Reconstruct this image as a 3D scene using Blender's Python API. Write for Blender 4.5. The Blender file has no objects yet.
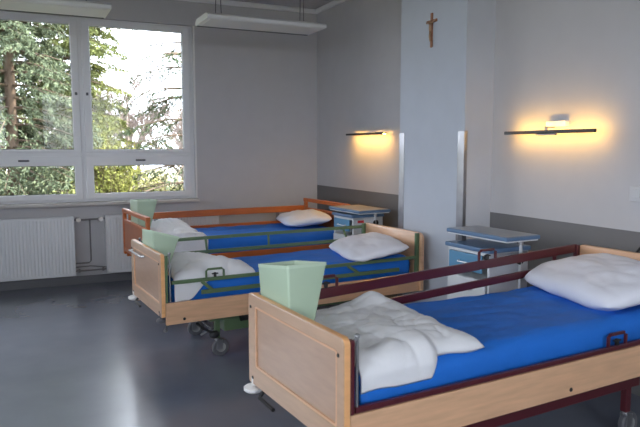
import bpy, bmesh, math, random
from math import sin, cos, pi, radians as R, sqrt, exp
from mathutils import Vector, Matrix, noise, Euler
random.seed(7)
sc = bpy.context.scene
C = sc.collection

# ------------------------------------------------------------------ materials
def mat(name, col, rough=.6, metal=0., bump=0., bscale=40., var=0., vscale=6., coat=0., emit=None, estr=0., spec=.5, stretch=(1, 1, 1), coords='Object', sheen=0.):
    m = bpy.data.materials.new(name); m.use_nodes = True
    nt = m.node_tree; N = nt.nodes; L = nt.links
    b = N['Principled BSDF']
    b.inputs['Base Color'].default_value = (*col, 1); b.inputs['Roughness'].default_value = rough
    b.inputs['Metallic'].default_value = metal; b.inputs['Specular IOR Level'].default_value = spec
    b.inputs['Coat Weight'].default_value = coat; b.inputs['Coat Roughness'].default_value = .16
    if sheen: b.inputs['Sheen Weight'].default_value = sheen
    if emit: b.inputs['Emission Color'].default_value = (*emit, 1); b.inputs['Emission Strength'].default_value = estr
    if var or bump:
        tc = N.new('ShaderNodeTexCoord'); mp = N.new('ShaderNodeMapping'); mp.inputs['Scale'].default_value = stretch
        L.new(tc.outputs[coords], mp.inputs['Vector'])
    if var:
        n = N.new('ShaderNodeTexNoise'); n.inputs['Scale'].default_value = vscale; n.inputs['Detail'].default_value = 5
        L.new(mp.outputs[0], n.inputs['Vector'])
        r = N.new('ShaderNodeValToRGB'); e = r.color_ramp.elements
        e[0].position = .3; e[1].position = .7
        e[0].color = (*[max(0, c * (1 - var)) for c in col], 1); e[1].color = (*[min(1, c * (1 + var)) for c in col], 1)
        L.new(n.outputs['Fac'], r.inputs[0]); L.new(r.outputs[0], b.inputs['Base Color'])
    if bump:
        n2 = N.new('ShaderNodeTexNoise'); n2.inputs['Scale'].default_value = bscale; n2.inputs['Detail'].default_value = 4
        L.new(mp.outputs[0], n2.inputs['Vector'])
        bp = N.new('ShaderNodeBump'); bp.inputs['Strength'].default_value = bump; bp.inputs['Distance'].default_value = .01
        L.new(n2.outputs['Fac'], bp.inputs['Height']); L.new(bp.outputs[0], b.inputs['Normal'])
    return m

M = {}
M['wall'] = mat('wall_paint', (.49, .48, .49), .85, var=.02, bump=.05, bscale=120)
M['wall_blue'] = mat('column_blue', (.49, .52, .575), .85, var=.02, bump=.05, bscale=120)  # bluer and a little lighter than the walls
M['dado'] = mat('dado_paint', (.15, .145, .145), .6, var=.03)
M['ceil'] = mat('ceiling_paint', (.50, .49, .505), .9, var=.02)
M['cornice'] = mat('cornice_paint', (.75, .75, .75), .8)
M['floor'] = mat('linoleum', (.15, .165, .205), .25, var=.08, vscale=3, spec=.6, coat=.35)
M['skirt'] = mat('skirting', (.13, .13, .14), .5)
M['pvc'] = mat('white_window_plastic', (.76, .76, .77), .35)
M['sill'] = mat('window_board', (.52, .49, .46), .5)
M['dark'] = mat('black_rubber', (.015, .015, .016), .5)
M['grey'] = mat('grey_plastic', (.10, .10, .11), .5)
M['rad'] = mat('radiator_enamel', (.70, .71, .73), .35)
M['pipe'] = mat('pipe_paint', (.16, .15, .15), .5)
M['plate'] = mat('switch_plastic', (.52, .52, .53), .4)
M['hub'] = mat('caster_hub_plastic', (.34, .34, .33), .5)
M['white'] = mat('white_plastic', (.75, .74, .72), .4)
M['maple'] = mat('maple_veneer', (.70, .42, .25), .33, var=.10, vscale=5, stretch=(1, 1, 9), coat=.25)
M['maple_face'] = mat('maple_face', (.52, .34, .225), .32, var=.08, vscale=5, stretch=(1, 1, 7), coat=.35)  # greyer than the veneer: light and reflection on the bed ends put into the colour
M['maple_panel'] = mat('maple_panel', (.46, .305, .215), .28, var=.08, vscale=5, stretch=(1, 1, 7), coat=.35)  # panel greyed likewise for the light, slightly darker than the frame
M['maple_edge'] = mat('maple_edging', (.80, .42, .18), .35, var=.08, stretch=(1, 1, 7))  # brighter orange than the veneer: light on the board edges put into the colour
M['cherry'] = mat('cherry_wood', (.50, .125, .025), .35, var=.15, vscale=5, stretch=(1, 6, 6), coat=.25)
M['cherry_panel'] = mat('cherry_panel', (.40, .13, .05), .35, var=.1, vscale=5, stretch=(1, 6, 1), coat=.2)
M['red'] = mat('dark_red_enamel', (.085, .012, .018), .32, coat=.3)
M['green'] = mat('green_enamel', (.11, .175, .085), .38, coat=.2)
M['guard'] = mat('dull_steel', (.30, .30, .315), .33, metal=.9, var=.25, vscale=5, stretch=(1, 1, .8))
M['steel'] = mat('brushed_steel', (.55, .55, .56), .28, metal=1., var=.06, vscale=30, stretch=(1, 1, .1))
M['rod'] = mat('grey_steel_rod', (.30, .30, .31), .35, metal=.8)
M['blue'] = mat('blue_sheet', (.008, .155, .62), .75, bump=.75, bscale=9, var=.10, vscale=3, stretch=(1, 2, 1))
M['linen'] = mat('white_linen', (.80, .80, .82), .85, bump=.25, bscale=14)
M['pillowcase'] = mat('white_pillowcase', (.76, .76, .82), .85, bump=.35, bscale=11)
M['sage'] = mat('sage_green_plastic', (.43, .55, .40), .4, var=.03)
M['sage_in'] = mat('sage_green_inside', (.50, .62, .47), .5)
M['cab'] = mat('cabinet_white', (.68, .70, .71), .4)
M['cabblue'] = mat('cabinet_blue', (.11, .28, .44), .35, var=.04)
M['traytop'] = mat('tray_laminate', (.22, .265, .33), .35, var=.06, vscale=20)
M['traytop_tan'] = mat('tray_laminate_tan', (.36, .33, .29), .3, var=.05, vscale=20)
M['trayedge'] = mat('tray_edge_blue', (.10, .18, .30), .35)
M['redlabel'] = mat('red_sticker', (.55, .02, .03), .5)
M['lampm'] = mat('dark_lamp_metal', (.035, .032, .03), .35, metal=.6)
M['lamph'] = mat('lamp_housing', (.80, .79, .77), .35)
M['lum'] = mat('luminaire_white', (.70, .70, .70), .5)
M['wood'] = mat('crucifix_wood', (.30, .13, .07), .5, var=.2, vscale=30)
M['figure'] = mat('crucifix_metal', (.50, .32, .20), .35, metal=.7)
M['led'] = mat('warm_led', (1, .7, .3), .5, emit=(1., .54, .10), estr=28.)
M['led_down'] = mat('warm_led_down', (1, .7, .3), .5, emit=(1., .54, .12), estr=34.)
M['bark'] = mat('bark', (.12, .085, .06), .9, bump=.8, bscale=12, var=.3)
def leaf(name, c, v=.35, vs=1.5): return mat(name, c, .7, var=v, vscale=vs, spec=.2)
M['fir'] = leaf('spruce_needles', (.05, .07, .035)); M['fir2'] = leaf('spruce_needles_grey', (.095, .12, .07))
M['fir3'] = leaf('spruce_needles_yellow', (.15, .17, .055)); M['bush'] = leaf('bush_leaves', (.26, .27, .07))
M['bare'] = mat('bare_twigs', (.20, .165, .15), .9, var=.2)
M['grass'] = mat('outdoor_grass', (.17, .165, .09), .9, var=.3, vscale=1.2)
M['scrub'] = leaf('dry_scrub', (.24, .22, .12))
def glass():
    m = bpy.data.materials.new('window_glass'); m.use_nodes = True; nt = m.node_tree; N = nt.nodes; L = nt.links
    N.remove(N['Principled BSDF'])
    t = N.new('ShaderNodeBsdfTransparent'); g = N.new('ShaderNodeBsdfGlossy'); g.inputs['Roughness'].default_value = .02
    t.inputs[0].default_value = (.95, .95, .96, 1)
    lw = N.new('ShaderNodeFresnel'); lw.inputs['IOR'].default_value = 1.22
    mx = N.new('ShaderNodeMixShader'); L.new(lw.outputs[0], mx.inputs[0]); L.new(t.outputs[0], mx.inputs[1]); L.new(g.outputs[0], mx.inputs[2])
    L.new(mx.outputs[0], N['Material Output'].inputs['Surface']); return m
M['glass'] = glass()

# ------------------------------------------------------------------ mesh helpers
def new(): return bmesh.new()
def merge(bm, t):
    me = bpy.data.meshes.new('tmp'); t.to_mesh(me); t.free(); bm.from_mesh(me); bpy.data.meshes.remove(me)
def box(bm, x0, x1, y0, y1, z0, z1, bev=0., seg=2, rot=None, at=None):
    t = bmesh.new(); bmesh.ops.create_cube(t, size=1)
    for v in t.verts: v.co = Vector(((x0 + x1) / 2 + v.co.x * (x1 - x0), (y0 + y1) / 2 + v.co.y * (y1 - y0), (z0 + z1) / 2 + v.co.z * (z1 - z0)))
    if bev: bmesh.ops.bevel(t, geom=t.edges[:], offset=bev, segments=seg, affect='EDGES', profile=.5)
    if rot is not None:
        c = Vector(at) if at else Vector((0, 0, 0))
        for v in t.verts: v.co = c + rot @ (v.co - c)
    merge(bm, t); return bm
def tube(bm, pts, r, n=10, caps=True, flat=None):
    """round tube through pts; flat=(w,h) gives a rectangular profile (h along z-ish)"""
    pts = [Vector(p) for p in pts]; rings = []
    for i, p in enumerate(pts):
        d = (pts[min(i + 1, len(pts) - 1)] - pts[max(i - 1, 0)]).normalized()
        up = Vector((0, 0, 1)) if abs(d.z) < .9 else Vector((0, 1, 0))
        s = d.cross(up).normalized(); u = s.cross(d).normalized(); ring = []
        rr = r[i] if isinstance(r, (list, tuple)) else r
        if flat:
            w, h = flat[0] / 2, flat[1] / 2; b = min(w, h) * .3
            prof = [(w, h - b), (w - b, h), (-w + b, h), (-w, h - b), (-w, -h + b), (-w + b, -h), (w - b, -h), (w, -h + b)]
            for a, c in prof: ring.append(bm.verts.new(p + s * a + u * c))
        else:
            for k in range(n):
                a = 2 * pi * k / n; ring.append(bm.verts.new(p + s * cos(a) * rr + u * sin(a) * rr))
        rings.append(ring)
    m = len(rings[0])
    for a, b in zip(rings, rings[1:]):
        for k in range(m): bm.faces.new((a[k], a[(k + 1) % m], b[(k + 1) % m], b[k]))
    if caps: bm.faces.new(rings[0][::-1]); bm.faces.new(rings[-1])
    return bm
def lathe(bm, prof, c=(0, 0, 0), n=24, axis='z'):
    c = Vector(c); rings = []
    for r, h in prof:
        ring = []
        for k in range(n):
            a = 2 * pi * k / n; x, y = r * cos(a), r * sin(a)
            o = {'z': (x, y, h), 'y': (x, h, y), 'x': (h, x, y)}[axis]
            ring.append(bm.verts.new(c + Vector(o)))
        rings.append(ring)
    for a, b in zip(rings, rings[1:]):
        for k in range(n): bm.faces.new((a[k], a[(k + 1) % n], b[(k + 1) % n], b[k]))
    bm.faces.new(rings[0][::-1]); bm.faces.new(rings[-1]); return bm
def ball(bm, c, r, s=(1, 1, 1)):
    t = bmesh.new(); bmesh.ops.create_uvsphere(t, u_segments=14, v_segments=9, radius=r)
    for v in t.verts: v.co = Vector((v.co.x * s[0], v.co.y * s[1], v.co.z * s[2])) + Vector(c)
    merge(bm, t); return bm
def roundrect(y0, y1, z0, z1, rs, n=6):
    """closed outline in (y,z); rs = radii of corners (y0z0, y1z0, y1z1, y0z1)"""
    out = []
    for (cy, cz, r, a0) in ((y0 + rs[0], z0 + rs[0], rs[0], 180), (y1 - rs[1], z0 + rs[1], rs[1], 270), (y1 - rs[2], z1 - rs[2], rs[2], 0), (y0 + rs[3], z1 - rs[3], rs[3], 90)):
        for k in range(n + 1):
            a = R(a0 + 90 * k / n); out.append((cy + r * cos(a), cz + r * sin(a)))
    return out
def plate(bm, outline, x0, x1, bev=0.):
    """solid plate from a (y,z) outline, between x0 and x1"""
    t = bmesh.new(); A = [t.verts.new((x0, y, z)) for y, z in outline]; B = [t.verts.new((x1, y, z)) for y, z in outline]
    n = len(A); t.faces.new(A[::-1]); t.faces.new(B)
    for k in range(n): t.faces.new((A[k], A[(k + 1) % n], B[(k + 1) % n], B[k]))
    if bev:
        es = [e for e in t.edges if abs(e.verts[0].co.x - e.verts[1].co.x) < 1e-6]
        bmesh.ops.bevel(t, geom=es, offset=bev, segments=2, affect='EDGES', profile=.5)
    merge(bm, t); return bm
def ringplate(bm, outer, inner, x0, x1):
    """plate with a hole; outer and inner have the same number of points"""
    n = len(outer); g = []
    for x in (x0, x1):
        g.append(([bm.verts.new((x, y, z)) for y, z in outer], [bm.verts.new((x, y, z)) for y, z in inner]))
    for k in range(n):
        j = (k + 1) % n
        (o0, i0), (o1, i1) = g
        bm.faces.new((o0[k], i0[k], i0[j], o0[j])); bm.faces.new((o1[k], o1[j], i1[j], i1[k]))
        bm.faces.new((o0[k], o0[j], o1[j], o1[k])); bm.faces.new((i0[k], i1[k], i1[j], i0[j]))
    return bm
def obj(name, bm, m, parent=None, smooth=False, label=None, loc=None, rot=None):
    bmesh.ops.recalc_face_normals(bm, faces=bm.faces[:])
    me = bpy.data.meshes.new(name); bm.to_mesh(me); bm.free(); me.materials.append(m)
    if smooth:
        for p in me.polygons: p.use_smooth = True
        if smooth != 'all':
            me.set_sharp_from_angle(angle=R(38))
    o = bpy.data.objects.new(name, me); C.objects.link(o)
    if parent: o.parent = parent
    if loc: o.location = loc
    if rot: o.rotation_euler = rot
    if label: o['label'] = label
    return o
def tag(o, label, cat, group=None):
    o['label'] = label; o['category'] = cat
    if group: o['group'] = group
    return o
def thing(name, label, cat, loc=(0, 0, 0), rotz=0., group=None):
    o = bpy.data.objects.new(name, None); C.objects.link(o); o.empty_display_size = .1
    o.location = loc; o.rotation_euler = (0, 0, rotz); return tag(o, label, cat, group)
def struct(name, bm, m, parent=None, smooth=False):
    o = obj(name, bm, m, parent, smooth)
    if not parent: o['kind'] = 'structure'
    return o

# ------------------------------------------------------------------ room shell
XL, YB, H = -6.2, -9.4, 3.11
T = .3
wins = [(-3.90, -1.525), (-5.95, -4.15)]     # openings in the window wall
lwins = [(-5.2, -2.9), (-8.8, -6.5)]         # openings in the left wall
fwins = [(-5.7, -3.5), (-2.9, -.9)]          # openings in the wall behind the camera
ZS, ZT = .88, 2.80
bm = new(); box(bm, XL - T, T, YB - T, T, -.15, 0); struct('floor', bm, M['floor'])
bm = new(); box(bm, XL - T, T, YB - T, T, H, H + .2); struct('ceiling', bm, M['ceil'])
bm = new()
box(bm, XL - T, T, 0, T, 0, ZS); box(bm, XL - T, T, 0, T, ZT, H)
xs = [XL - T, wins[1][0], wins[1][1], wins[0][0], wins[0][1], T]
for a, b in ((0, 1), (2, 3), (4, 5)): box(bm, xs[a], xs[b], 0, T, ZS, ZT)
struct('wall_back', bm, M['wall'])
bm = new(); box(bm, 0, T, YB, 0, .995, H); struct('wall_right', bm, M['wall'])
bm = new(); box(bm, 0, T, YB, 0, 0, .995); struct('trim_1', bm, M['dado'])
CY0, CY1, CX = -3.335, -2.455, -.36
bm = new(); box(bm, -.10, -.001, YB, CY0, .965, H); struct('wall_right_near', bm, M['wall'])
bm = new(); box(bm, -.101, -.001, YB, CY0, 0, .965); struct('trim_2', bm, M['dado'])
bm = new(); box(bm, CX, -.001, CY0, CY1, 0, H); struct('wall_column', bm, M['wall_blue'])
bm = new(); box(bm, XL - T, XL, YB, 0, 0, ZS); box(bm, XL - T, XL, YB, 0, ZT, H)
for a, b in ((YB, lwins[1][0]), (lwins[1][1], lwins[0][0]), (lwins[0][1], 0)): box(bm, XL - T, XL, a, b, ZS, ZT)
struct('wall_left', bm, M['wall'])
bm = new(); box(bm, XL - T, T, YB - T, YB, 0, ZS); box(bm, XL - T, T, YB - T, YB, ZT, H)
for a, b in ((XL - T, fwins[0][0]), (fwins[0][1], fwins[1][0]), (fwins[1][1], T)): box(bm, a, b, YB - T, YB, ZS, ZT)
struct('wall_front', bm, M['wall'])
bm = new(); box(bm, XL, 0, -.05, 0, H - .055, H, .015); struct('trim_3', bm, M['cornice'])
bm = new(); box(bm, -.05, 0, CY1, -.05, H - .055, H, .015); struct('trim_4', bm, M['cornice'])
bm = new(); box(bm, XL, 0, -.012, 0, 0, .09, .003); struct('baseboard_back', bm, M['skirt'])
bm = new(); box(bm, -.012, 0, CY1, -.012, 0, .09, .003); struct('baseboard_right', bm, M['skirt'])

def window(n, x0, x1, side='back'):
    root = bpy.data.objects.new('window_%d' % n, None); C.objects.link(root); root.location = ((x0 + x1) / 2, .06, ZS); root['kind'] = 'structure'
    if side == 'left': root.location = (XL - .06, (x0 + x1) / 2, ZS); root.rotation_euler = (0, 0, pi / 2)
    if side == 'front': root.location = ((x0 + x1) / 2, YB - .06, ZS); root.rotation_euler = (0, 0, pi)
    w = (x1 - x0) / 2; h = ZT - ZS
    bm = new(); f = .055; y0, y1 = -.01, .06
    box(bm, -w, -w + f, y0 - .001, y1, 0, h); box(bm, w - f, w, y0 - .001, y1, 0, h)
    box(bm, -w + f, w - f, y0, y1, 0, f * .6); box(bm, -w + f, w - f, y0, y1, h - f * .7, h)
    box(bm, -.035, .035, y0 - .001, y1 - .002, f * .6, h - f * .7); box(bm, -w + f, -.035, y0, y1 - .002, .475, .53); box(bm, .035, w - f, y0, y1 - .002, .475, .53)
    obj('window_frame', bm, M['pvc'], root)
    for sx in (-1, 1):
        a, b = (.02, w - f + .012) if sx > 0 else (-w + f - .012, -.02)
        for (z0, z1, g0, g1) in ((.025, .485, .085, .383), (.52, h - .03, .553, 1.84)):
            bm = new(); s0 = a + (.075 if sx > 0 else .055); s1 = b - (.077 if sx > 0 else .075)
            for (p, q, r_, t) in ((a, s0, z0, z1), (s1, b, z0, z1)): box(bm, p, q, -.035, .03, r_, t, .006)
            box(bm, a, b, -.034, .029, z0, g0, .006); box(bm, a, b, -.034, .029, g1, z1, .006)
            s = obj('sash', bm, M['pvc'], root)
            bm = new(); box(bm, s0 - .01, s1 + .01, -.004, .004, g0 - .01, g1 + .01); obj('pane', bm, M['glass'], s)
            bm = new()
            g = .004
            for (p, q, r_, t) in ((s0 - g, s0 + g, g0, g1), (s1 - g, s1 + g, g0, g1), (s0, s1, g0 - g, g0 + g), (s0, s1, g1 - g, g1 + g)): box(bm, p, q, -.012, -.004, r_, t)
            obj('gasket', bm, M['grey'], s)
            bm = new()
            if z0 > .4:
                xx = .055 * sx; box(bm, xx - .012, xx + .012, -.045, -.03, 1.12, 1.15, .003)
                obj('latch', bm, M['grey'], s)
            else:
                xx = (a + b) / 2; box(bm, xx - .05, xx + .05, -.045, -.03, g1 + .045, g1 + .065, .004); box(bm, xx - .015, xx + .055, -.06, -.045, g1 + .05, g1 + .06, .002)
                obj('latch', bm, M['grey'], s)
for i, (a, b) in enumerate(wins): window(i + 1, a, b)
for i, (a, b) in enumerate(lwins): window(i + 3, a, b, 'left')
for i, (a, b) in enumerate(fwins): window(i + 5, a, b, 'front')
bm = new(); box(bm, wins[0][0] - .05, wins[0][1] + .015, -.10, .055, .845, .88, .008); struct('trim_5', bm, M['sill'])
bm = new(); box(bm, wins[1][0] - .05, wins[1][1] + .03, -.13, .055, .845, .88, .008); struct('trim_6', bm, M['sill'])

bm = new(); box(bm, wins[0][1] - .004, wins[0][1] + .016, -.006, .02, ZS, ZT, .002); struct('trim_lit_edge', bm, M['white'])  # white strip painted in for the lit plaster corner of the reveal
# ------------------------------------------------------------------ radiators + pipes
def radiator(x0, x1, label, valves):
    z0, z1 = .118, .738; y = -.04
    t = thing('radiator', label, 'radiator', ((x0 + x1) / 2, y, z0), 0, 'panel radiators under the windows')
    w = (x1 - x0) / 2; h = z1 - z0
    for nm, yf in (('front_panel', -.085), ('rear_panel', -.02)):
        bm = new(); n = int(2 * w / .0333); pr = []
        for k in range(n):
            xa = -w + .02 + (2 * w - .04) * k / n; d = (2 * w - .04) / n
            pr += [(xa, 0), (xa + d * .30, 0), (xa + d * .42, -.005), (xa + d * .82, -.005), (xa + d * .94, 0)]
        pr.append((w - .02, 0))
        A = [bm.verts.new((x, yf + yy, .02)) for x, yy in pr]; B = [bm.verts.new((x, yf + yy, h - .02)) for x, yy in pr]
        A2 = [bm.verts.new((x, yf + .014, .02)) for x, yy in pr]; B2 = [bm.verts.new((x, yf + .014, h - .02)) for x, yy in pr]
        for k in range(len(pr) - 1):
            bm.faces.new((A[k], A[k + 1], B[k + 1], B[k])); bm.faces.new((A2[k], B2[k], B2[k + 1], A2[k + 1]))
            bm.faces.new((B[k], B[k + 1], B2[k + 1], B2[k])); bm.faces.new((A[k], A2[k], A2[k + 1], A[k + 1]))
        box(bm, -w, w, yf - .004, yf + .012, 0, .03, .004); box(bm, -w, w, yf - .004, yf + .012, h - .03, h - .004, .004)
        box(bm, -w, -w + .02, yf - .004, yf + .012, 0, h - .004, .004); box(bm, w - .02, w, yf - .004, yf + .012, 0, h - .004, .004)
        obj(nm, bm, M['rad'], t)
    for sx in (-1, 1):
        bm = new(); box(bm, min(sx * (w + .002), sx * (w - .012)), max(sx * (w + .002), sx * (w - .012)), -.092, 0, 0, h - .002, .004); obj('side_cover', bm, M['rad'], t)
    for xx in (-w * .7, w * .7):
        bm = new(); box(bm, xx - .02, xx + .02, -.02, .0395, .08, h - .08, .003); obj('wall_bracket', bm, M['rad'], t)
    bm = new()
    for k in range(9): box(bm, -w, w, -.088 + k * .0105, -.083 + k * .0105, h - .006, h)
    for k in range(14): x = -w + (2 * w - .01) * k / 13; box(bm, x, x + .01, -.088, 0, h - .005, h - .001)
    obj('top_grille', bm, M['rad'], t)
    for sx, zz in valves:
        bm = new(); x = sx * (w + .045); lathe(bm, [(.001, -.045), (.02, -.045), (.024, -.03), (.024, .0), (.016, .008), (.012, .03)], (x, -.05, h - .035 if zz else .035), 14, 'y')
        obj('valve', bm, M['white'], t, True)
radiator(-3.88, -2.848, 'wide white ribbed panel radiator left of the pipe gap, fully in the open', [(1, 1)])
radiator(-2.535, -1.30, 'white ribbed panel radiator right of the pipe gap, partly hidden behind the beds', [(-1, 1)])
p = thing('heating_pipe', 'thin dark heating pipes on the wall between the two white radiators', 'pipe', (-2.69, -.04, .1))
def tp(pts, r=.008): bm = new(); tube(bm, pts, r, 8); obj('pipe_run', bm, M['pipe'], p, True)
tp([(-.155, -.05, .60), (.15, -.05, .605)]); tp([(.0, -.045, .60), (.0, -.045, .16), (-.02, -.045, .14), (-.155, -.045, .14)])
tp([(-.155, -.05, .06), (.155, -.05, .062)], .009); tp([(-.155, -.02, .095), (.0, -.02, .10), (.155, -.05, .08)], .006)
for xx in (-.12, .12):
    bm = new(); lathe(bm, [(.018, -.01), (.02, 0), (.018, .01)], (xx, -.05, .062), 12, 'x'); obj('fitting', bm, M['pipe'], p, True)

# ------------------------------------------------------------------ ceiling lights
def pendant(x0, x1, label, y0=-1.50, y1=-1.06, z=2.60, cab=None):
    t = thing('pendant_light', label, 'ceiling light', ((x0 + x1) / 2, (y0 + y1) / 2, z), 0, 'long hanging ceiling lights')
    w, d = (x1 - x0) / 2, (y1 - y0) / 2
    bm = new()
    # tray: flat-bottomed box with chamfered flanks
    pr = [(-d, .012), (-d + .004, 0), (d - .004, 0), (d, .012), (d, .03), (d - .05, .055), (-d + .05, .055), (-d, .03)]
    A = [bm.verts.new((-w, a, b)) for a, b in pr]; B = [bm.verts.new((w, a, b)) for a, b in pr]; n = len(pr)
    bm.faces.new(A[::-1]); bm.faces.new(B)
    for k in range(n): bm.faces.new((A[k], A[(k + 1) % n], B[(k + 1) % n], B[k]))
    obj('housing', bm, M['lum'], t)
    bm = new(); box(bm, -w + .015, w - .015, d - .035, d - .008, -.008, 0, .002); obj('shadow_strip', bm, M['grey'], t)  # dark strip drawn in for the shadow gap along the far edge
    bm = new(); box(bm, -w + .03, w - .03, -d + .03, d - .05, -.005, .0, .002); obj('diffuser', bm, M['lum'], t)
    for xx in (-w * .72, w * .72):
        for s in (-1, 1):
            bm = new(); tube(bm, [(xx + s * .045, s * d * .25, .05), (xx + s * .012, 0, H - z)], .004, 6); obj('cable', bm, M['grey'], t)
pendant(-1.77, -.60, 'long white hanging light right of the window, whole in view near the room corner')
pendant(-4.1, -2.585, 'long white hanging light in front of the window top, cut by the left picture edge')

# ------------------------------------------------------------------ column fittings
def corner_guard(yc, sy, label):
    t = thing('corner_guard', label, 'corner guard', (CX, yc, .1), 0, 'steel corner guards on the column')
    bm = new(); h = 1.477
    box(bm, -.004, -.0005, *(sorted((0, sy * .075))), 0, h, .001); obj('front_leaf', bm, M['guard'], t)
    bm = new(); box(bm, -.004, .025, *(sorted((-sy * .0005, -sy * .004))), 0, h, .001); obj('side_leaf', bm, M['guard'], t)
corner_guard(CY0, 1, 'vertical steel corner guard on the near edge of the column, above the near cabinet')
corner_guard(CY1, -1, 'vertical steel corner guard on the far edge of the column, above the middle bed')
t = thing('crucifix', 'small wooden crucifix with pale figure high on the column', 'crucifix', (CX - .001, -2.905, 2.235))
bm = new(); box(bm, -.012, 0, -.012, .012, 0, .265, .003); box(bm, -.012, 0, -.068, .068, .19, .212, .003); obj('cross', bm, M['wood'], t)
bm = new()
tube(bm, [(-.018, 0, .045), (-.022, .003, .085), (-.018, 0, .12)], [.005, .008, .009], 8); tube(bm, [(-.018, 0, .12), (-.02, 0, .15), (-.019, 0, .178)], [.009, .012, .010], 8)
ball(bm, (-.024, -.003, .195), .010)
for s in (-1, 1): tube(bm, [(-.019, 0, .176), (-.018, s * .03, .19), (-.015, s * .058, .204)], [.006, .005, .004], 6)
obj('figure', bm, M['figure'], t, 'all')

# ------------------------------------------------------------------ wall lamps
def wall_lamp(x, y, z, label, near):
    t = thing('wall_lamp', label, 'wall lamp', (x, y, z), 0, 'slim bar wall lamps')
    hl = .39 if near else .385
    if near:
        bm = new(); box(bm, -.125, -.100, -hl, hl, -.011, .011, .004); obj('lamp_bar', bm, M['lampm'], t)
        bm = new(); box(bm, -.0995, -.094, -hl + .01, hl - .01, -.008, .008); obj('led_strip', bm, M['led'], t)
        bm = new(); box(bm, -.04, 0, -.085, .085, .034, .074, .006); obj('housing', bm, M['lamph'], t)
        bm = new(); box(bm, -.125, -.104, -.085, .085, -.022, -.0115, .003); box(bm, -.12, -.05, -.012, .012, .026, .034, .002); box(bm, -.12, -.108, -.012, .012, .008, .034, .002); obj('bracket', bm, M['rod'], t)
    else:
        bm = new(); box(bm, -.115, -.104, -hl, hl, -.008, .012, .003); box(bm, -.105, -.058, -hl, hl, .004, .012, .002); obj('lamp_bar', bm, M['lampm'], t)
        bm = new(); box(bm, -.103, -.072, -hl + .01, hl - .01, -.006, -.001); obj('led_strip', bm, M['led_down'], t)
        bm = new(); box(bm, -.07, 0, -.05, .05, .004, .022, .004); obj('housing', bm, M['lamph'], t)
wall_lamp(-.10, -3.992, 1.555, 'lit slim wall lamp with warm halo above and below, over the near bed', True)
wall_lamp(0, -1.365, 1.592, 'lit slim wall lamp throwing a warm cone downward, in the far bay', False)

t = thing('light_switch', 'square white switch plate on the wall above the near bed headboard', 'switch', (-.10, -4.60, 1.185))
bm = new(); box(bm, -.012, 0, -.045, .045, -.045, .045, .004); obj('cover_plate', bm, M['plate'], t)
bm = new(); box(bm, -.018, -.012, -.028, .028, -.028, .028, .002); obj('rocker', bm, M['plate'], t)

# ------------------------------------------------------------------ beds
class Bed: pass
def bed_local(b, x, y, z): 
    return Vector((b.cx + x * cos(b.a) - y * sin(b.a), b.cy + x * sin(b.a) + y * cos(b.a), z))
def bar(parent, name, pts, m, flat=None, r=.008, label=None):
    bm = new(); tube(bm, pts, r, 10, True, flat); return obj(name, bm, m, parent, True, label)
def caster(root, x, y, frame_m, top):
    bm = new(); box(bm, x - .018, x + .018, y - .018, y + .018, .13, top, .004); lg = obj('leg', bm, frame_m, root)
    bm = new(); tube(bm, [(x, y, .135), (x, y, .115)], .014, 10); 
    for s in (-1, 1): box(bm, x - .01, x + .035, y + s * .019 - .002, y + s * .019 + .002, .05, .118, .001)
    box(bm, x - .012, x + .02, y - .021, y + .021, .112, .12, .002)
    f = obj('caster', bm, M['rod'], root)
    bm = new(); lathe(bm, [(.030, -.016), (.055, -.016), (.0625, -.010), (.0625, .010), (.055, .016), (.030, .016)], (x + .025, y, .0625), 24, 'y'); obj('wheel', bm, M['grey'], f, True)
    bm = new(); lathe(bm, [(.01, -.0175), (.034, -.0175), (.034, .0175), (.01, .0175)], (x + .025, y, .0625), 20, 'y'); obj('wheel_hub', bm, M['hub'], f, True)
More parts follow.
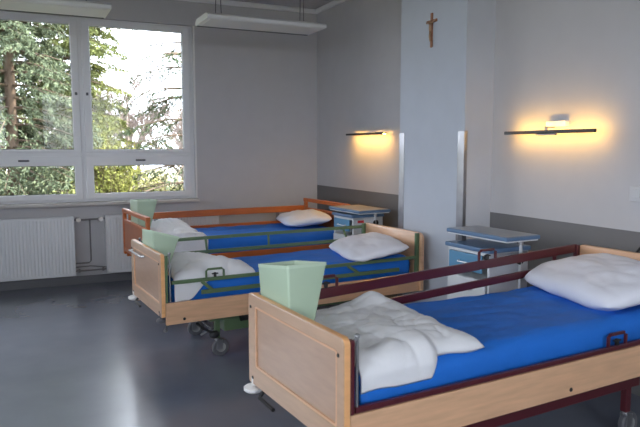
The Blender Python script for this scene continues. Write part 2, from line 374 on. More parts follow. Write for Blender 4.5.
def underframe(root, fm, w, L, x1, x2, topz, rich=True):
    y = w / 2 - .13
    bm = new()
    for s in (-1, 1): box(bm, x1 - .06, x2 + .08, s * y - .018, s * y + .018, .255, .30, .004)
    for xx in (x1 + .04, (x1 + x2) / 2, x2 - .04): box(bm, xx - .02, xx + .02, -y, y, .262, .295, .004)
    obj('chassis', bm, fm, root)
    bm = new()
    for s in (-1, 1): box(bm, .05, L - .04, s * (y + .06) - .015, s * (y + .06) + .015, topz - .045, topz, .004)
    for k in range(5): xx = .12 + (L - .28) * k / 4; box(bm, xx - .015, xx + .015, -y - .06, y + .06, topz - .04, topz - .01, .003)
    obj('mattress_base', bm, fm, root)
    for s in (-1, 1):
        bm = new(); tube(bm, [(x1 + .12, s * (y - .06), .28), (x1 + .62, s * (y - .06), topz - .03)], .02, 8, True, (.03, .045)); obj('lifting_arm', bm, fm, root)
        bm = new(); tube(bm, [(x2 - .55, s * (y - .06), .28), (x2 - .08, s * (y - .06), topz - .03)], .02, 8, True, (.03, .045)); obj('lifting_arm', bm, fm, root)
    bm = new(); tube(bm, [(x1 + .15, 0, .28), (x1 + .75, 0, topz - .06)], .028, 12); obj('lift_motor', bm, M['dark'], root, True)
    for xx in (x1, x2):
        for s in (-1, 1): caster(root, xx, s * y, fm, .262)
    bm = new(); tube(bm, [(x1 - .02, -y + .05, .19), (x1 - .02, y - .05, .19)], .008, 8)
    for s in (-1, 1): tube(bm, [(x1 - .02, s * (y - .05), .19), (x1 - .10, s * (y - .05), .15)], .008, 8)
    obj('brake_bar', bm, M['rod'], root, True)
    if rich:
        bm = new(); box(bm, x1 + .06, x1 + .34, -y + .02, -y + .12, .16, .30, .012); obj('gear_housing', bm, fm, root, True)
        bm = new(); ball(bm, (x1 - .04, -y - .06, .175), .034, (1.1, .8, .85)); tube(bm, [(x1 - .04, -y - .06, .18), (x1 - .13, -y - .05, .235), (x1 - .13, -y + .04, .24)], .009, 8); obj('brake_pedal', bm, M['dark'], root, True)
        bm = new(); tube(bm, [(x1 + .16, -y - .05, .27), (x1 + .26, -y - .05, .27)], .03, 12); obj('motor_cap', bm, M['dark'], root, True)
def side_rail(root, y, x0, x1, zt0, zt1, zl0, zl1, posts, handles, m, th=.034, tl=.028):
    """metal side rail: top bar, lower bar, uprights and release handles; zt/zl heights at foot and head"""
    f = lambda x, a, b: a + (b - a) * (x - x0) / (x1 - x0)
    r = bar(root, 'side_rail', [(x0, y, zt0 - th / 2), ((x0 + x1) / 2, y, (zt0 + zt1) / 2 - th / 2), (x1, y, zt1 - th / 2)], m, (.018, th))
    if zl0: bar(r, 'lower_bar', [(x0 + .2, y, zl0), (x1 - .17, y, zl1)], m, (.016, tl))
    for (xa, xb) in posts:
        if zl0: bar(r, 'upright', [(xa, y, f(xa, zt0, zt1) - th), (xb, y, f(xb, zl0, zl1))], m, (.012, .022))
    for xh in handles:
        z = f(xh, zt0, zt1); w = .062; h = .055
        bar(r, 'release_handle', [(xh - w, y, z - .02), (xh - w, y, z + h - .012), (xh - w + .014, y, z + h), (xh + w - .014, y, z + h), (xh + w, y, z + h - .012), (xh + w, y, z - .02)], m, (.012, .014))
        bm = new(); box(bm, xh - .008, xh + .008, y - .008, y + .008, z, z + .03, .002); box(bm, xh - .022, xh + .022, y - .006, y + .006, z + .018, z + .026, .002); obj('catch', bm, M['dark'], r)
    return r
def panel_end(root, name, x0, x1, w, z0, z1, b=(.10, .06, .09), rad=.024, face=-1, panel=True):
    """bed end: rounded frame with a recessed panel. face -1: recess towards -x"""
    e = bpy.data.objects
    out = roundrect(-w / 2, w / 2, z0, z1, (.012, .012, rad, rad)); inn = roundrect(-w / 2 + b[0], w / 2 - .072, z0 + b[2], z1 - b[1], (.012,) * 4)
    bm = new(); ringplate(bm, out, inn, x0, x1); o = obj(name, bm, M['maple_face'], root)
    bv = o.modifiers.new('b', 'BEVEL'); bv.width = .004; bv.segments = 2; bv.limit_method = 'ANGLE'; bv.angle_limit = R(50)
    bm = new(); plate(bm, inn, x0 + .009, x1 - .009); obj('end_panel', bm, M['maple_panel'], o)
    i2 = roundrect(-w / 2 + b[0] + .009, w / 2 - .081, z0 + b[2] + .009, z1 - b[1] - .009, (.006,) * 4)
    bm = new(); ringplate(bm, inn, i2, x0 + .001, x0 + .0085); obj('panel_bead', bm, M['maple'], o)
    o2 = roundrect(-w / 2 - .0012, w / 2 + .0012, z0 - .0012, z1 + .0012, (.013, .013, rad + .0012, rad + .0012))
    bm = new(); ringplate(bm, o2, out, x0 + .004, x1 - .003); obj('edge_band', bm, M['maple_edge'], o, label='orange-brown edge banding')
    for (yy, zz) in ((w / 2 - .03, z1 - .06), (-w / 2 + .035, z1 - .065), (w / 2 - .045, z0 + .03), (-w / 2 + .05, z0 + .03)):
        bm = new(); lathe(bm, [(.001, -.003), (.006, -.003), (.008, 0)], (x0, yy, zz), 12, 'x'); obj('screw_cap', bm, M['dark'], o)
    return o
def bumper(root, x, y, z, m, r=.045):
    bm = new(); lathe(bm, [(.012, -.014), (r * .8, -.014), (r, -.006), (r, .006), (r * .8, .012), (.012, .016)], (x, y, z), 24, 'z'); tube(bm, [(x, y, z), (x, y, z + .05)], .01, 8); obj('wall_bumper', bm, m, root, True)

def maple_bed(cx, cy, ang, w, L, zf, zfb, zh, pz0, pz1, fm, label, near):
    b = Bed(); b.cx, b.cy, b.a, b.w = cx, cy, R(ang), w
    t = thing('hospital_bed', label, 'hospital bed', (cx, cy, 0), b.a, 'hospital beds'); b.t = t
    panel_end(t, 'footboard', 0, .030, w, zfb, zf, b=(.045, .05, .085))
    hw_ = w * (1.0 if near else 1.05) / 2
    bm = new(); plate(bm, roundrect(-hw_, hw_, pz0, zh, (.012, .012, .05, .05)), L, L + .028, .004); obj('headboard', bm, M['maple'], t, True)
    for s, nm in ((-1, 'a'), (1, 'b')):
        bm = new(); box(bm, .031, L - .001, min(s * (w / 2 - .001), s * (w / 2 - .023)), max(s * (w / 2 - .001), s * (w / 2 - .023)), pz0, pz1, .003); o = obj('side_plank', bm, M['maple'], t)
        for xx in ((1.17,) if near else (.152,)) :
            bm = new(); lathe(bm, [(.001, -.003 * 1), (.008, -.003), (.010, 0)], (xx, s * (w / 2), pz0 + .03), 12, 'y'); obj('screw_cap', bm, M['dark'], o)
    # guide posts at both ends
    for xx, zt in ((.043, zf - .01), (L - .014, zh - .002)):
        for s in (-1, 1):
            bm = new(); hx = .009 if xx < 1 else .015
            box(bm, xx - .003 - hx, xx - .003 + hx, min(s * (w / 2 - .002), s * (w / 2 - .03)), max(s * (w / 2 - .002), s * (w / 2 - .03)), pz1 + .001, zt, .004); o = obj('guide_post', bm, fm, t)
    for s in (-1, 1):
        bm = new(); tube(bm, [(.064, s * (w / 2 - .014), pz1 + .005), (.064, s * (w / 2 - .014), zf - .0)], .006, 8); ball(bm, (.064, s * (w / 2 - .014), zf), .010); tube(bm, [(.05, s * (w / 2 - .014), zf - .015), (.064, s * (w / 2 - .014), zf - .008)], .005, 6); obj('guide_rod', bm, M['rod'], t, True)
    underframe(t, fm, w, L, .42, 1.75, pz1 - .06)
    bumper(t, .005, w / 2 - .04, zfb - .022, M['white'])
    bumper(t, .005, -w / 2 + .03, zfb - .022, M['grey'], .03)
    bm = new(); tube(bm, [(.02, w / 2 - .14, zfb + .01), (-.01, w / 2 - .14, zfb - .03), (-.01, w / 2 - .28, zfb - .035)], .009, 8); obj('foot_lever', bm, M['dark'], t, True)
    bm = new(); tube(bm, [(.04, -w / 2 + .06, pz0 + .01), (.05, -w / 2 + .05, zfb - .06), (.03, -w / 2 + .02, zfb - .09)], .008, 8); ball(bm, (.03, -w / 2 + .02, zfb - .09), .014); obj('foot_lever', bm, M['grey'], t, True)
    return b
NB = maple_bed(-2.390, -4.851, 4.2, .826, 2.213, .800, .385, .855, .368, .521, M['red'], 'hospital bed with light wooden ends and dark red rails, nearest in the room', True)
side_rail(NB.t, NB.w / 2 - .013, .075, 2.19, .764, .858, .635, .725, [(.10, .11), (2.0, 2.01)], [.40, 1.45], M['red'], .05, .042)
side_rail(NB.t, -NB.w / 2 + .013, .055, 2.19, .545, .545, None, None, [], [1.49], M['red'], .022)
MB = maple_bed(-2.575, -2.672, 4.0, .81, 2.09, .770, .355, .775, .302, .447, M['green'], 'hospital bed with light wooden ends and green rails, in the middle of the three', False)
side_rail(MB.t, MB.w / 2 - .013, .075, 2.075, .755, .755, .63, .63, [(.12, .26), (.58, .59), (1.126, 1.13), (1.86, 1.90)], [], M['green'], .026)
side_rail(MB.t, -MB.w / 2 + .013, .075, 2.065, .590, .590, .495, .495, [(.28, .36), (1.42, 1.53)], [.372], M['green'], .024)
# chart rail on the outer face of the middle footboard
bm = new(); tube(bm, [(-.003, .33, .70), (-.028, .33, .70), (-.028, .0, .70), (-.003, .0, .70)], .008, 8); obj('chart_rail', bm, M['steel'], MB.t, True)

# far bed, cherry coloured, with slatted ends and wooden rails
FB = Bed(); FB.cx, FB.cy, FB.a, FB.w = -2.396, -1.094, R(4.0), .96
t = FB.t = thing('hospital_bed', 'hospital bed with reddish-brown wooden frame and rails, farthest, under the window', 'hospital bed', (FB.cx, FB.cy, 0), FB.a, 'hospital beds')
def cherry_end(name, x, zt, zb, L=.032):
    w = FB.w
    bm = new(); box(bm, x + .002, x + L - .002, -w / 2 + .04, w / 2 - .04, zb + .03, zb + .075, .005); o = obj(name, bm, M['cherry'], t)
    for s in (-1, 1):
        bm = new(); box(bm, x, x + L, min(s * w / 2, s * (w / 2 - .055)), max(s * w / 2, s * (w / 2 - .055)), zb, zt - .012, .008); obj('post', bm, M['cherry'], o)
    bm = new(); box(bm, x - .004, x + L + .004, -w / 2 - .003, w / 2 + .003, zt - .04, zt, .008, 3); obj('top_rail', bm, M['cherry'], o)
    bm = new(); box(bm, x + .006, x + L - .006, -w / 2 + .05, w / 2 - .05, zb + .06, zt - .115, .004); obj('end_panel', bm, M['cherry_panel'], o)
    bm = new(); box(bm, x + .002, x + L - .002, -w / 2 + .05, w / 2 - .05, zt - .135, zt - .105, .005); obj('cross_rail', bm, M['cherry'], o)
    return o
cherry_end('footboard', 0, .855, .40); cherry_end('headboard', 2.04, .88, .40)
for s in (-1, 1):
    bm = new(); box(bm, .031, 2.04, min(s * (FB.w / 2 - .004), s * (FB.w / 2 - .026)), max(s * (FB.w / 2 - .004), s * (FB.w / 2 - .026)), .37, .485, .003); obj('side_plank', bm, M['cherry'], t)
for z0, z1, nm in ((.732, .800, 'upper'), (.572, .640, 'lower')):
    bm = new(); box(bm, .05, 2.03, FB.w / 2 - .045, FB.w / 2 - .022, z0, z1, .006); obj('side_rail', bm, M['cherry'], t)
for xx in (.33, 1.70):
    bm = new(); box(bm, xx - .02, xx + .02, FB.w / 2 - .021, FB.w / 2 - .009, .485, .79, .003); obj('rail_upright', bm, M['rod'], t)
underframe(t, M['cherry'], FB.w, 2.05, .38, 1.70, .43, False)

# ------------------------------------------------------------------ bedding
def n3(x, y, z=0.): return noise.noise(Vector((x, y, z)))
def mattress(b, x0, x1, y0, y1, z0, z1, label, seed, sag=.0):
    bm = new(); nx, ny = 130, 70; hw = (y1 - y0) / 2; hl = (x1 - x0) / 2; r = .07
    top, bot = [], []
    for i in range(nx + 1):
        ra, rb = [], []
        for j in range(ny + 1):
            u, v = -1 + 2 * i / nx, -1 + 2 * j / ny
            u = math.copysign(1 - (1 - abs(u)) ** 1.3, u); v = math.copysign(1 - (1 - abs(v)) ** 1.3, v)
            x, y = u * hl, v * hw
            dx = max(0, abs(x) - (hl - r)); dy = max(0, abs(y) - (hw - r)); d = min(r, sqrt(dx * dx + dy * dy))
            if dx * dx + dy * dy > r * r:
                k = r / sqrt(dx * dx + dy * dy); x = math.copysign(hl - r + dx * k, x) if dx else x; y = math.copysign(hw - r + dy * k, y) if dy else y
            drop = r - sqrt(max(0, r * r - d * d))
            e = 1 - (d / r) ** 2
            wr = .010 * n3(x * 1.7 + seed, y * 3.5) + .011 * (abs(n3(x * 1.5 + y * 2.5 + seed, y * 5 - x * 1.2, 3)) ** .55 - .5) + .008 * (abs(n3(x * 2.2 - y * 2.8 + seed, y * 7 + x * 1.6, 8)) ** .55 - .5)
            wr += .005 * n3(x * 9, y * 5 + seed, 5)
            ra.append(bm.verts.new((x0 + hl + x, y0 + hw + y, z1 - drop * .9 + wr * (.3 + .7 * e) - sag * (1 - u * u) * .3)))
            rb.append(bm.verts.new((x0 + hl + x * .995, y0 + hw + y * .995, z0 + .012 * n3(x * 12, y * 12, seed) * (1 - e) + .015 * (d / r))))
        top.append(ra); bot.append(rb)
    for i in range(nx):
        for j in range(ny):
            bm.faces.new((top[i][j], top[i + 1][j], top[i + 1][j + 1], top[i][j + 1])); bm.faces.new((bot[i][j], bot[i][j + 1], bot[i + 1][j + 1], bot[i + 1][j]))
    for i in range(nx):
        for j in (0, ny): bm.faces.new((top[i][j], top[i + 1][j], bot[i + 1][j], bot[i][j]))
    for j in range(ny):
        for i in (0, nx): bm.faces.new((top[i][j], top[i][j + 1], bot[i][j + 1], bot[i][j]))
    o = obj('mattress', bm, M['blue'], None, 'all', loc=(b.cx, b.cy, 0), rot=(0, 0, b.a))
    tag(o, label, 'mattress', 'blue mattresses'); return o
mattress(NB, .085, 2.18, -.372, .378, .470, .658, 'mattress in bright blue sheet on the nearest bed with dark red rails', 1.)
mattress(MB, .095, 2.06, -.362, .362, .395, .585, 'mattress in bright blue sheet on the middle bed with green rails', 5.)
mattress(FB, .045, 2.02, -.450, .425, .442, .625, 'mattress in bright blue sheet on the farthest reddish-brown bed', 9.)

def pillow(b, x, y, z, lx, ly, th, yaw, pitch, label, seed, roll=0.):
    bm = new(); n = 44; g = {}
    for side in (1, -1):
        for i in range(n + 1):
            for j in range(n + 1):
                u, v = -1 + 2 * i / n, -1 + 2 * j / n
                if side < 0 and (i in (0, n) or j in (0, n)): g[side, i, j] = g[1, i, j]; continue
                f = (max(0, 1 - abs(u) ** 2.8) * max(0, 1 - abs(v) ** 2.8)) ** .5
                # corners stay pointed, sides pull in
                px = u * sqrt(1 - .20 * v ** 4) * (1 - .03 * (1 - v * v)); py = v * sqrt(1 - .20 * u ** 4) * (1 - .03 * (1 - u * u))
                w = .16 * n3(u * 1.6 + seed, v * 1.6, side) + .05 * n3(u * 5 + seed, v * 5, side * 2)
                cr = .10 * (abs(n3(u * 3 + seed, v * 3, 7 + side)) ** .5 - .5) * f ** .5
                h = side * (th / 2) * f * (1 + w + cr)
                if side < 0: h *= .75
                h += .012 * n3(u * 2.5 + seed, v * 2.5, 9) 
                g[side, i, j] = bm.verts.new((px * lx / 2, py * ly / 2, h))
    for side in (1, -1):
        for i in range(n):
            for j in range(n):
                q = [g[side, i, j], g[side, i + 1, j], g[side, i + 1, j + 1], g[side, i, j + 1]]
                bm.faces.new(q if side > 0 else q[::-1])
    o = obj('pillow', bm, M['pillowcase'], None, 'all', loc=bed_local(b, x, y, z), rot=(0, 0, 0))
    o.rotation_euler = (Matrix.Rotation(b.a + R(yaw), 3, 'Z') @ Matrix.Rotation(R(-pitch), 3, 'Y') @ Matrix.Rotation(R(roll), 3, 'X')).to_euler()
    return tag(o, label, 'pillow', 'white pillows')
pillow(NB, 1.87, -.03, .738, .57, .80, .21, -15, 9, 'white pillow at the head of the nearest bed, against its headboard', 2.)
pillow(MB, 1.79, -.09, .642, .52, .82, .15, -16, 9, 'white pillow at the head of the middle bed with green rails', 4.)
pillow(FB, 1.78, .0, .702, .50, .76, .15, -14, 6, 'white pillow at the head of the farthest bed, warm lit, before the far cabinet', 6.)

def duvet(b, us, label, seed, th, ztop, ynear, yfar, drape, edge, humps, amp=1.0):
    """folded quilt: closed soft slab. us = (x at foot, x at head side) as functions of v; drape(u) = length hanging over the near side"""
    nu, nv = 90, 110; bm = new(); g = {}
    for side in (1, -1):
        for i in range(nu + 1):
            for j in range(nv + 1):
                if side < 0 and (i in (0, nu) or j in (0, nv)): g[side, i, j] = g[1, i, j]; continue
                u, v = i / nu, j / nv
                x = us[0](v) + (us[1](v) - us[0](v)) * u
                yn = ynear - drape(u)
                y = yn + (yfar - yn) * v
                y += .015 * n3(u * 4 + seed, v * 3, 2); x += .02 * n3(v * 4 + seed, u * 2, 4) * u
                a, c = 2 * u - 1, 2 * v - 1
                f = (max(0, 1 - abs(a) ** 5) ** .5) * (max(0, 1 - abs(c) ** 6) ** .5)
                ex = max(0., edge - y)            # length past the mattress edge
                soft = .045
                if ex <= 0: P = Vector((x, y, ztop)); nrm = Vector((0, 0, 1))
                else:
                    ang = min(pi / 2, ex / soft)
                    P = Vector((x, edge - soft * sin(ang), ztop - soft * (1 - cos(ang)) - max(0, ex - soft * pi / 2)))
                    nrm = Vector((0, -sin(ang), cos(ang)))
                wr = .016 * n3(x * 4 + seed, y * 5, 1) + .016 * (abs(n3(x * 6 - y * 3 + seed, y * 5 + x * 2, 3)) ** .5 - .45) + .011 * (abs(n3(x * 9 - y * 5 + seed, y * 2.2 + x * 1.5, 5)) ** .55 - .4) + .009 * (abs(n3(x * 3 + y * 13 + seed, y * 2 - x * 3, 6)) ** .55 - .4) + .003 * n3(x * 22, y * 14, seed)
                t_ = th * f + humps(x, y) * f + amp * wr * f ** .5
                t_ *= 1 - .75 * (0 if ex <= 0 else ang / (pi / 2))
                if side > 0: P += nrm * max(.004 + .004 * f, t_)
                else: P += nrm * .004
                g[side, i, j] = bm.verts.new(P)
    for side in (1, -1):
        for i in range(nu):
            for j in range(nv):
                q = [g[side, i, j], g[side, i + 1, j], g[side, i + 1, j + 1], g[side, i, j + 1]]
                bm.faces.new(q if side > 0 else q[::-1])
    o = obj('quilt', bm, M['linen'], None, 'all', loc=(b.cx, b.cy, 0), rot=(0, 0, b.a))
    return tag(o, label, 'quilt', 'folded white quilts')
def sm(a, b, x): t = max(0, min(1, (x - a) / (b - a))); return t * t * (3 - 2 * t)
def hump(x, y, cx, cy, sx, sy, h): return h * exp(-((x - cx) / sx) ** 2 - ((y - cy) / sy) ** 2)
duvet(NB, (lambda v: .095 + .02 * v, lambda v: .70 + .02 * v - .03 * sin(v * 6)), 'crumpled white quilt folded at the foot of the nearest bed, beside the green bin', 3., .055, .661, -.365, .378,
      lambda u: .075 * (1 - sm(.53, .60, u)), -.328, lambda x, y: hump(x, y, .62, .34, .10, .12, .07) + hump(x, y, .55, -.25, .25, .2, .025))
duvet(MB, (lambda v: .10, lambda v: .68 - .17 * sm(.4, .7, v)), 'white quilt folded at the foot of the middle bed behind its green rail', 8., .045, .592, -.35, .26,
      lambda u: .13 * (1 - sm(.15, .42, u)) + .02, -.318, lambda x, y: hump(x, y, .33, .05, .28, .13, .065) + hump(x, y, .45, -.22, .22, .10, .055))
duvet(FB, (lambda v: .05, lambda v: .56 + .02 * v), 'white quilt folded at the foot of the farthest bed near the window', 12., .06, .634, -.44, .33,
      lambda u: .16, -.41, lambda x, y: hump(x, y, .36, .18, .2, .22, .08))

# ------------------------------------------------------------------ sage green bins hung on the footboards
def bin_(b, yn, zt, label, x0=.036, tx=0., ty=0., wy=.30, h=.335, drop=0.):
    # hangs a little askew from its near top corner at (x0, yn, zt)
    rot = Matrix.Rotation(b.a, 3, 'Z') @ Matrix.Rotation(R(ty), 3, 'Y') @ Matrix.Rotation(R(tx), 3, 'X')
    t = thing('hanging_bin', label, 'bin', bed_local(b, x0, yn, zt) - rot @ Vector((0, -wy / 2, h)), 0, 'sage green bins on the footboards')
    t.rotation_euler = rot.to_euler()
    def shell(bm, ins):
        R0 = []
        for k in range(9):
            f = k / 8; z = (0 + ins) + (h - ins) * f
            x1 = .095 + (.19 - .095) * f; hy = wy / 2 * (.90 + .10 * f)
            o = roundrect(ins, x1 - ins, -hy + ins, hy - ins, (.012,) * 4, 4)
            R0.append([bm.verts.new((x, y, z - drop * f * x / .19)) for x, y in o])
        n = len(R0[0])
        for a, c in zip(R0, R0[1:]):
            for k in range(n): bm.faces.new((a[k], a[(k + 1) % n], c[(k + 1) % n], c[k]))
        bm.faces.new(R0[0][::-1]); return R0[-1]
    bm = new(); o = shell(bm, 0); i = shell(bm, .006); n = len(o)
    for k in range(n): bm.faces.new((o[k], o[(k + 1) % n], i[(k + 1) % n], i[k]))
    obj('body', bm, M['sage'], t, True)
    bm = new()
    oo = roundrect(-.001, .191, -wy / 2 - .001, wy / 2 + .001, (.012,) * 4, 4); ii = roundrect(.008, .182, -wy / 2 + .008, wy / 2 - .008, (.01,) * 4, 4)
    ringplate(bm, oo, ii, h - .012, h + .002)
    for v in bm.verts: v.co = Vector((v.co.y, v.co.z, v.co.x - drop * v.co.y / .19))
    obj('rim', bm, M['sage_in'], t, True)
bin_(NB, .087, .968, 'sage green tapered bin hung on the footboard of the nearest bed', tx=-7.5)
bin_(MB, -.08, .886, 'sage green tapered bin hung on the footboard of the middle bed', x0=.040, tx=-4, ty=2, drop=.05)
bin_(FB, -.01, .962, 'sage green tapered bin hung on the footboard of the farthest bed', tx=-2)

# ------------------------------------------------------------------ bedside cabinets
def cabinet(x, y, rz, label, topm, lower_z, tray_z, w, d, tray, red=False):
    """x,y: centre of body. front faces -x (the room). local: x depth, y width"""
    t = thing('bedside_cabinet', label, 'bedside cabinet', (x, y, 0), R(rz), 'white and blue bedside cabinets')
    zb = .10; zt = lower_z - .03
    bm = new()
    box(bm, -d / 2, d / 2, w / 2 - .018, w / 2, zb, zt, .003); box(bm, -d / 2, d / 2, -w / 2, -w / 2 + .018, zb, zt, .003); box(bm, d / 2 - .012, d / 2, -w / 2, w / 2, zb, zt)
    box(bm, -d / 2, d / 2, -w / 2, w / 2, zb, zb + .02); box(bm, -d / 2, d / 2, -w / 2, w / 2, zt - .02, zt); box(bm, -d / 2 + .005, d / 2, -w / 2, w / 2, zt - .20, zt - .18)
    obj('body', bm, M['cab'], t)
    bm = new(); box(bm, -d / 2 - .014, -d / 2 - .001, -w / 2 + .055, w / 2 - .022, zt - .135, zt - .022, .004); o = obj('drawer', bm, M['cabblue'], t, label='blue drawer front')
    bm = new(); tube(bm, [(-d / 2 - .012, -.07, zt - .075), (-d / 2 - .035, -.06, zt - .08), (-d / 2 - .035, .06, zt - .08), (-d / 2 - .012, .07, zt - .075)], .005, 8); obj('handle', bm, M['steel'], o, True)
    bm = new(); box(bm, -d / 2 - .014, -d / 2 - .001, -w / 2 + .02, w / 2 - .012, zb + .01, zt - .18, .004); o = obj('door', bm, M['cab'], t)
    bm = new(); tube(bm, [(-d / 2 - .012, -.06, zt - .25), (-d / 2 - .033, -.05, zt - .252), (-d / 2 - .033, .05, zt - .252), (-d / 2 - .012, .06, zt - .25)], .005, 8); obj('handle', bm, M['steel'], o, True)
    bm = new(); box(bm, -d / 2 - .02, d / 2 + .01, -w / 2 - .015, w / 2 + .015, zt + .001, lower_z, .007, 3); obj('cabinet_top', bm, M['trayedge'], t)
    bm = new(); lathe(bm, [(.008, 0), (.008, -.012), (.028, -.014), (.030, -.026), (.026, -.03), (.001, -.03)], (d * .22, -w / 2, zt - .055), 18, 'y'); obj('locking_knob', bm, M['dark'], t, True)
    # swivel tray on its own post
    ya, yb, xa, xb = tray
    px = (xa + xb) / 2 + .09; py = -w / 2 - .02
    bm = new(); tube(bm, [(px, py, zt - .25), (px, py, tray_z - .05)], .011, 12); box(bm, px - .018, px + .018, py - .012, py + .019, zt - .27, zt - .24, .003); o = obj('tray_post', bm, M['cab'], t, True)
    bm = new(); tube(bm, [(px, py, tray_z - .075), (px, py, tray_z - .03)], .016, 12); obj('collar', bm, M['steel'], o, True)
    bm = new(); box(bm, xa + .04, xb - .04, -w / 2 + .02, -w / 2 + .05, lower_z + .002, tray_z - .03, .004) if False else box(bm, xa + .06, xa + .10, yb - .09, yb - .05, lower_z + .002, tray_z - .028, .004); obj('support', bm, M['grey'], t)
    bm = new(); box(bm, xa, xb, ya, yb, tray_z - .028, tray_z - .002, .008, 3); o = obj('tray', bm, M['trayedge'], t)
    bm = new(); box(bm, xa + .012, xb - .012, ya + .012, yb - .012, tray_z - .0025, tray_z, .001); obj('tray_surface', bm, topm, o)
    bm = new(); box(bm, xa + .01, xb - .01, ya + .01, yb - .01, tray_z - .036, tray_z - .028, .001); obj('tray_rim', bm, M['cab'], o)
    if red:
        bm = new(); box(bm, -d / 2 + .05, -d / 2 + .12, -w / 2 - .002, -w / 2, zt - .05, zt - .025); obj('sticker', bm, M['redlabel'], t, label='small red sticker')
    for sx in (-1, 1):
        for sy in (-1, 1):
            bm = new(); cx_, cy_ = sx * (d / 2 - .04), sy * (w / 2 - .04)
            lathe(bm, [(.012, -.012), (.033, -.012), (.036, 0), (.033, .012), (.012, .012)], (cx_, cy_, .036), 16, 'y'); tube(bm, [(cx_, cy_, .036), (cx_, cy_, zb)], .008, 8); obj('caster', bm, M['grey'], t, True)
cabinet(-.572, -3.872, 3.0, 'white bedside cabinet with blue drawer and grey-blue tray, beside the near bed', M['traytop'], .828, .915, .39, .33, (-.325, .235, -.155, .13))
cabinet(-.33, -1.66, 4.0, 'white bedside cabinet with red sticker and tan tray, in the far bay', M['traytop_tan'], .815, .870, .36, .34, (-.33, .235, -.20, .16), True)

# cable behind the near headboard
bm = new()
pts = [Vector((-.112, -4.95, .97)), Vector((-.112, -4.80, .955)), Vector((-.112, -4.70, .92)), Vector((-.112, -4.646, .875)), Vector((-.112, -4.591, .796)), Vector((-.112, -4.56, .70)), Vector((-.112, -4.55, .4)), Vector((-.112, -4.56, .009))]
tube(bm, pts, .007, 8); o = obj('cable', bm, M['dark'], None, True); tag(o, 'black cable hanging slantwise on the dark dado behind the near headboard', 'cable')

# ------------------------------------------------------------------ outdoors
bm = new(); box(bm, -60, 60, -60, 70, -1.25, -1.0); g = obj('ground', bm, M['grass']); g['kind'] = 'structure'
def needles(bm, p, q, n, L, w, droop=.5):
    """needle-clad twig from p to q: n narrow leaf faces fanning out of its axis and hanging a little"""
    d = q - p
    for k in range(n):
        o = p + d * ((k + random.random()) / n) + Vector((random.gauss(0, 1), random.gauss(0, 1), random.gauss(0, .6))) * w
        a = (d.normalized() * .8 + Vector((random.gauss(0, .8), random.gauss(0, .8), random.gauss(-droop, .5)))).normalized() * L * random.uniform(.6, 1.3)
        s = a.cross(Vector((random.gauss(0, 1), random.gauss(0, 1), random.gauss(0, 1)))).normalized() * L * .17
        bm.faces.new([bm.verts.new(o), bm.verts.new(o + a * .5 + s), bm.verts.new(o + a), bm.verts.new(o + a * .5 - s)])
def spruce(x, y, h, rad, label, m, levels=36, per=9, subs=6, nn=26, leafL=.085, z0=-1., low=.02, zview=6.5, amin=0., amax=360.):
    t = thing('spruce_tree', label, 'tree', (x, y, z0), 0, 'spruces outside the window')
    bm = new(); tube(bm, [(0, 0, 0), (.02, 0, h * .5), (0, .02, h)], [rad * .07, rad * .045, .02], 10); obj('trunk', bm, M['bark'], t, True)
    bm = new(); bb = new()
    for k in range(levels):
        f = low + (1 - low) * (k + random.random() * .6) / levels; z = h * f; r = rad * (1 - f) ** .75 + .12
        if z > zview + .8: nn_, sb = nn // 2, subs // 2
        else: nn_, sb = nn, subs
        for j in range(per):
            a = R(random.uniform(amin, amax)); rr = r * random.uniform(.6, 1.12); dv = Vector((cos(a), sin(a), 0)); sv = Vector((-sin(a), cos(a), 0))
            def pt(u): return dv * rr * u + Vector((0, 0, z + rr * (.10 * u - .42 * u * u + .10 * u ** 4)))
            P = [pt(u) for u in (0, .3, .6, .85, 1.)]
            tube(bb, P, [.022, .016, .010, .007, .004], 4, False)
            for a_, b_ in zip(P[1:], P[2:]): needles(bm, a_, b_, nn_ // 2, leafL, .02)
            for q in range(sb):
                u = .25 + .72 * (q + random.random()) / sb; s_ = random.choice((-1, 1)); c = pt(u)
                L_ = rr * .34 * (1.15 - u) + .10
                tip = c + (dv * .6 + sv * s_ * random.uniform(.4, 1)).normalized() * L_ + Vector((0, 0, -L_ * random.uniform(.3, .9)))
                needles(bm, c, tip, nn_, leafL, .022)
    obj('branch', bb, M['bark'], t); obj('foliage', bm, m, t)
    return t
spruce(-3.45, 6.4, 9.0, 1.9, 'big grey-green spruce filling the left window wing', M['fir2'], 44, 11, 7, 30)
spruce(-5.6, 8.6, 10., 1.9, 'dark spruce farther back at the left picture edge', M['fir'])
spruce(-2.15, 7.9, 9.8, 1.6, 'tall yellowish-green spruce behind the window mullion', M['fir3'], 44, 11, 7, 30)
spruce(-.10, 6.3, 8.2, 1.9, 'sparse spruce reaching in from the right window edge with drooping dark branches', M['fir'], 24, 8, 4, 16, low=.05)
spruce(-7.8, 6.2, 9., 1.7, 'dark spruce outside, beyond the left picture edge', M['fir2'], 22, 8, 4, 14)
spruce(-4.6, 14.5, 12., 2.6, 'hazy spruce far behind the left window wing', M['fir3'], 36, 9, 6, 22, leafL=.12)
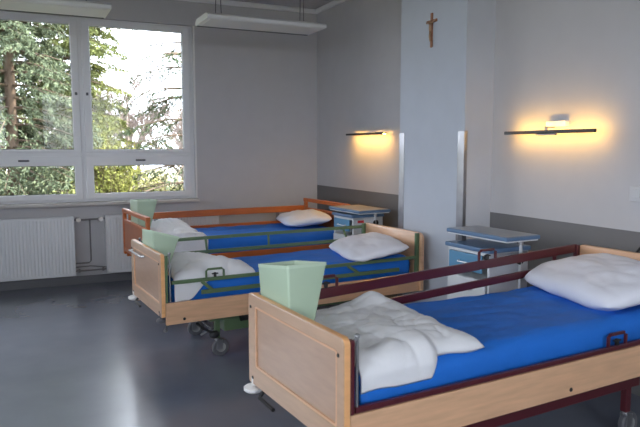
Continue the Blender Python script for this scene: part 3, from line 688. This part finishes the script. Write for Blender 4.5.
def bush(x, y, r, h, label, m, n=70, per=26, z0=-1., leafL=.09):
    t = thing('bush', label, 'bush', (x, y, z0), 0, 'bushes outside the window')
    bm = new(); bb = new()
    for k in range(n):
        a = random.uniform(0, 2 * pi); rr = r * sqrt(random.random()); hh = h * (1 - .45 * (rr / r) ** 2) * random.uniform(.55, 1)
        P = [Vector((cos(a) * rr * u, sin(a) * rr * u, hh * v)) for u, v in ((.1, 0), (.45, .4), (.8, .8), (1, 1))]
        tube(bb, P, [.015, .011, .008, .004], 4, False)
        for a_, b_ in zip(P, P[1:]): needles(bm, a_, b_, per, leafL, .09, -.1)
        for q in range(3):
            c = P[1].lerp(P[3], random.random()); needles(bm, c, c + Vector((random.gauss(0, .2), random.gauss(0, .2), random.gauss(.1, .15))), per // 2, leafL, .05, 0)
    obj('stem', bb, M['bark'], t); obj('foliage', bm, m, t)
bush(-1.65, 7.0, .85, 3.3, 'tall sunlit yellow-green bush in the middle of the right window wing', M['bush'], 110)
bush(-.35, 7.9, 1.1, 1.65, 'low green bush at the bottom right of the window', M['fir3'], 90)
bush(-2.45, 5.0, .8, 1.9, 'low yellow-green bush right of the big spruce, at the window mullion', M['fir3'], 80)
bush(-4.3, 4.6, .7, 1.9, 'low yellow-green bush in the bottom left window corner', M['bush'], 70)
def twigtree(bm, p, d, L, r, n):
    q = p + d * L; tube(bm, [p, p + d * L * .5 + Vector((random.gauss(0, .03), random.gauss(0, .03), 0)) * L, q], [r, r * .85, r * .65], 4, False)
    if n:
        for k in range(5):
            e = (d + Vector((random.gauss(0, .5), random.gauss(0, .5), random.gauss(.1, .25)))).normalized(); twigtree(bm, p + d * L * random.uniform(.35, 1), e, L * random.uniform(.45, .7), r * .6, n - 1)
for k in range(13):
    x_, y_ = -3.6 + k * .95 + random.uniform(-.3, .3), random.uniform(19, 25)
    bm = new(); h_ = random.uniform(6.0, 8.0); twigtree(bm, Vector((0, 0, 0)), Vector((0, 0, 1)), h_ * .42, h_ * .016, 4)
    o = obj('bare_tree', bm, M['bare'], None, loc=(x_, y_, -1)); tag(o, 'pale brown leafless tree in the hazy far row seen through the right window wing', 'tree', 'leafless trees in the far row')
for k, (x_, y_) in enumerate(((-1.6, 17.), (1.2, 16.5), (3.6, 17.5), (-4.4, 17.8), (6.0, 18.5))):
    bush(x_, y_, 1.6, 1.7, ('pale low scrub far away, behind the tall sunlit bush', 'pale low scrub far away, above the low green bush', 'pale low scrub far away, at the right window edge', 'pale low scrub far away, behind the left spruces', 'pale low scrub far away, outermost on the right')[k], M['scrub'], 70, 22, leafL=.16)

# ------------------------------------------------------------------ light
w = bpy.data.worlds.new('World'); sc.world = w; w.use_nodes = True
bg = w.node_tree.nodes['Background']; bg.inputs[0].default_value = (.84, .91, 1., 1); bg.inputs[1].default_value = 6.0
sd = bpy.data.lights.new('sun', 'SUN'); sd.energy = 9.; sd.angle = R(2); sd.color = (1, .9, .72); so = bpy.data.objects.new('sun', sd); C.objects.link(so)
so.rotation_euler = Vector((-.75, .33, -.62)).to_track_quat('-Z', 'Y').to_euler()
for (a, b, side) in [(a, b, 0) for a, b in wins] + [(a, b, 1) for a, b in lwins] + [(a, b, 2) for a, b in fwins]:     # portals steer sky sampling through the window openings
    ld = bpy.data.lights.new('window_portal', 'AREA'); ld.shape = 'RECTANGLE'; ld.size = b - a; ld.size_y = ZT - ZS; ld.cycles.is_portal = True
    lo = bpy.data.objects.new('window_portal', ld); C.objects.link(lo); lo.location = ((a + b) / 2, .28, (ZS + ZT) / 2); lo.rotation_euler = (-pi / 2, 0, 0)
    if side == 1: lo.location = (XL - .28, (a + b) / 2, (ZS + ZT) / 2); lo.rotation_euler = (-pi / 2, 0, pi / 2)
    if side == 2: lo.location = ((a + b) / 2, YB - .28, (ZS + ZT) / 2); lo.rotation_euler = (-pi / 2, 0, pi)

# ------------------------------------------------------------------ camera
cd = bpy.data.cameras.new('camera'); co = bpy.data.objects.new('camera', cd); C.objects.link(co)
cd.sensor_width = 36; cd.lens = 633.5 / 640 * 36; cd.clip_start = .02; cd.clip_end = 200; cd.dof.use_dof = True; cd.dof.focus_distance = 4.6; cd.dof.aperture_fstop = 4.
co.location = (-3.3306, -7.1293, 1.45); co.rotation_euler = (pi / 2 - .103, 0, -.4415)
sc.camera = co
vs = sc.view_settings; vs.view_transform = 'Standard'; vs.look = 'None'; vs.gamma = 1; vs.use_curve_mapping = False; vs.exposure = .80
sc.cycles.max_bounces = 10; sc.cycles.diffuse_bounces = 6; sc.cycles.transparent_max_bounces = 12; sc.cycles.sample_clamp_indirect = 6
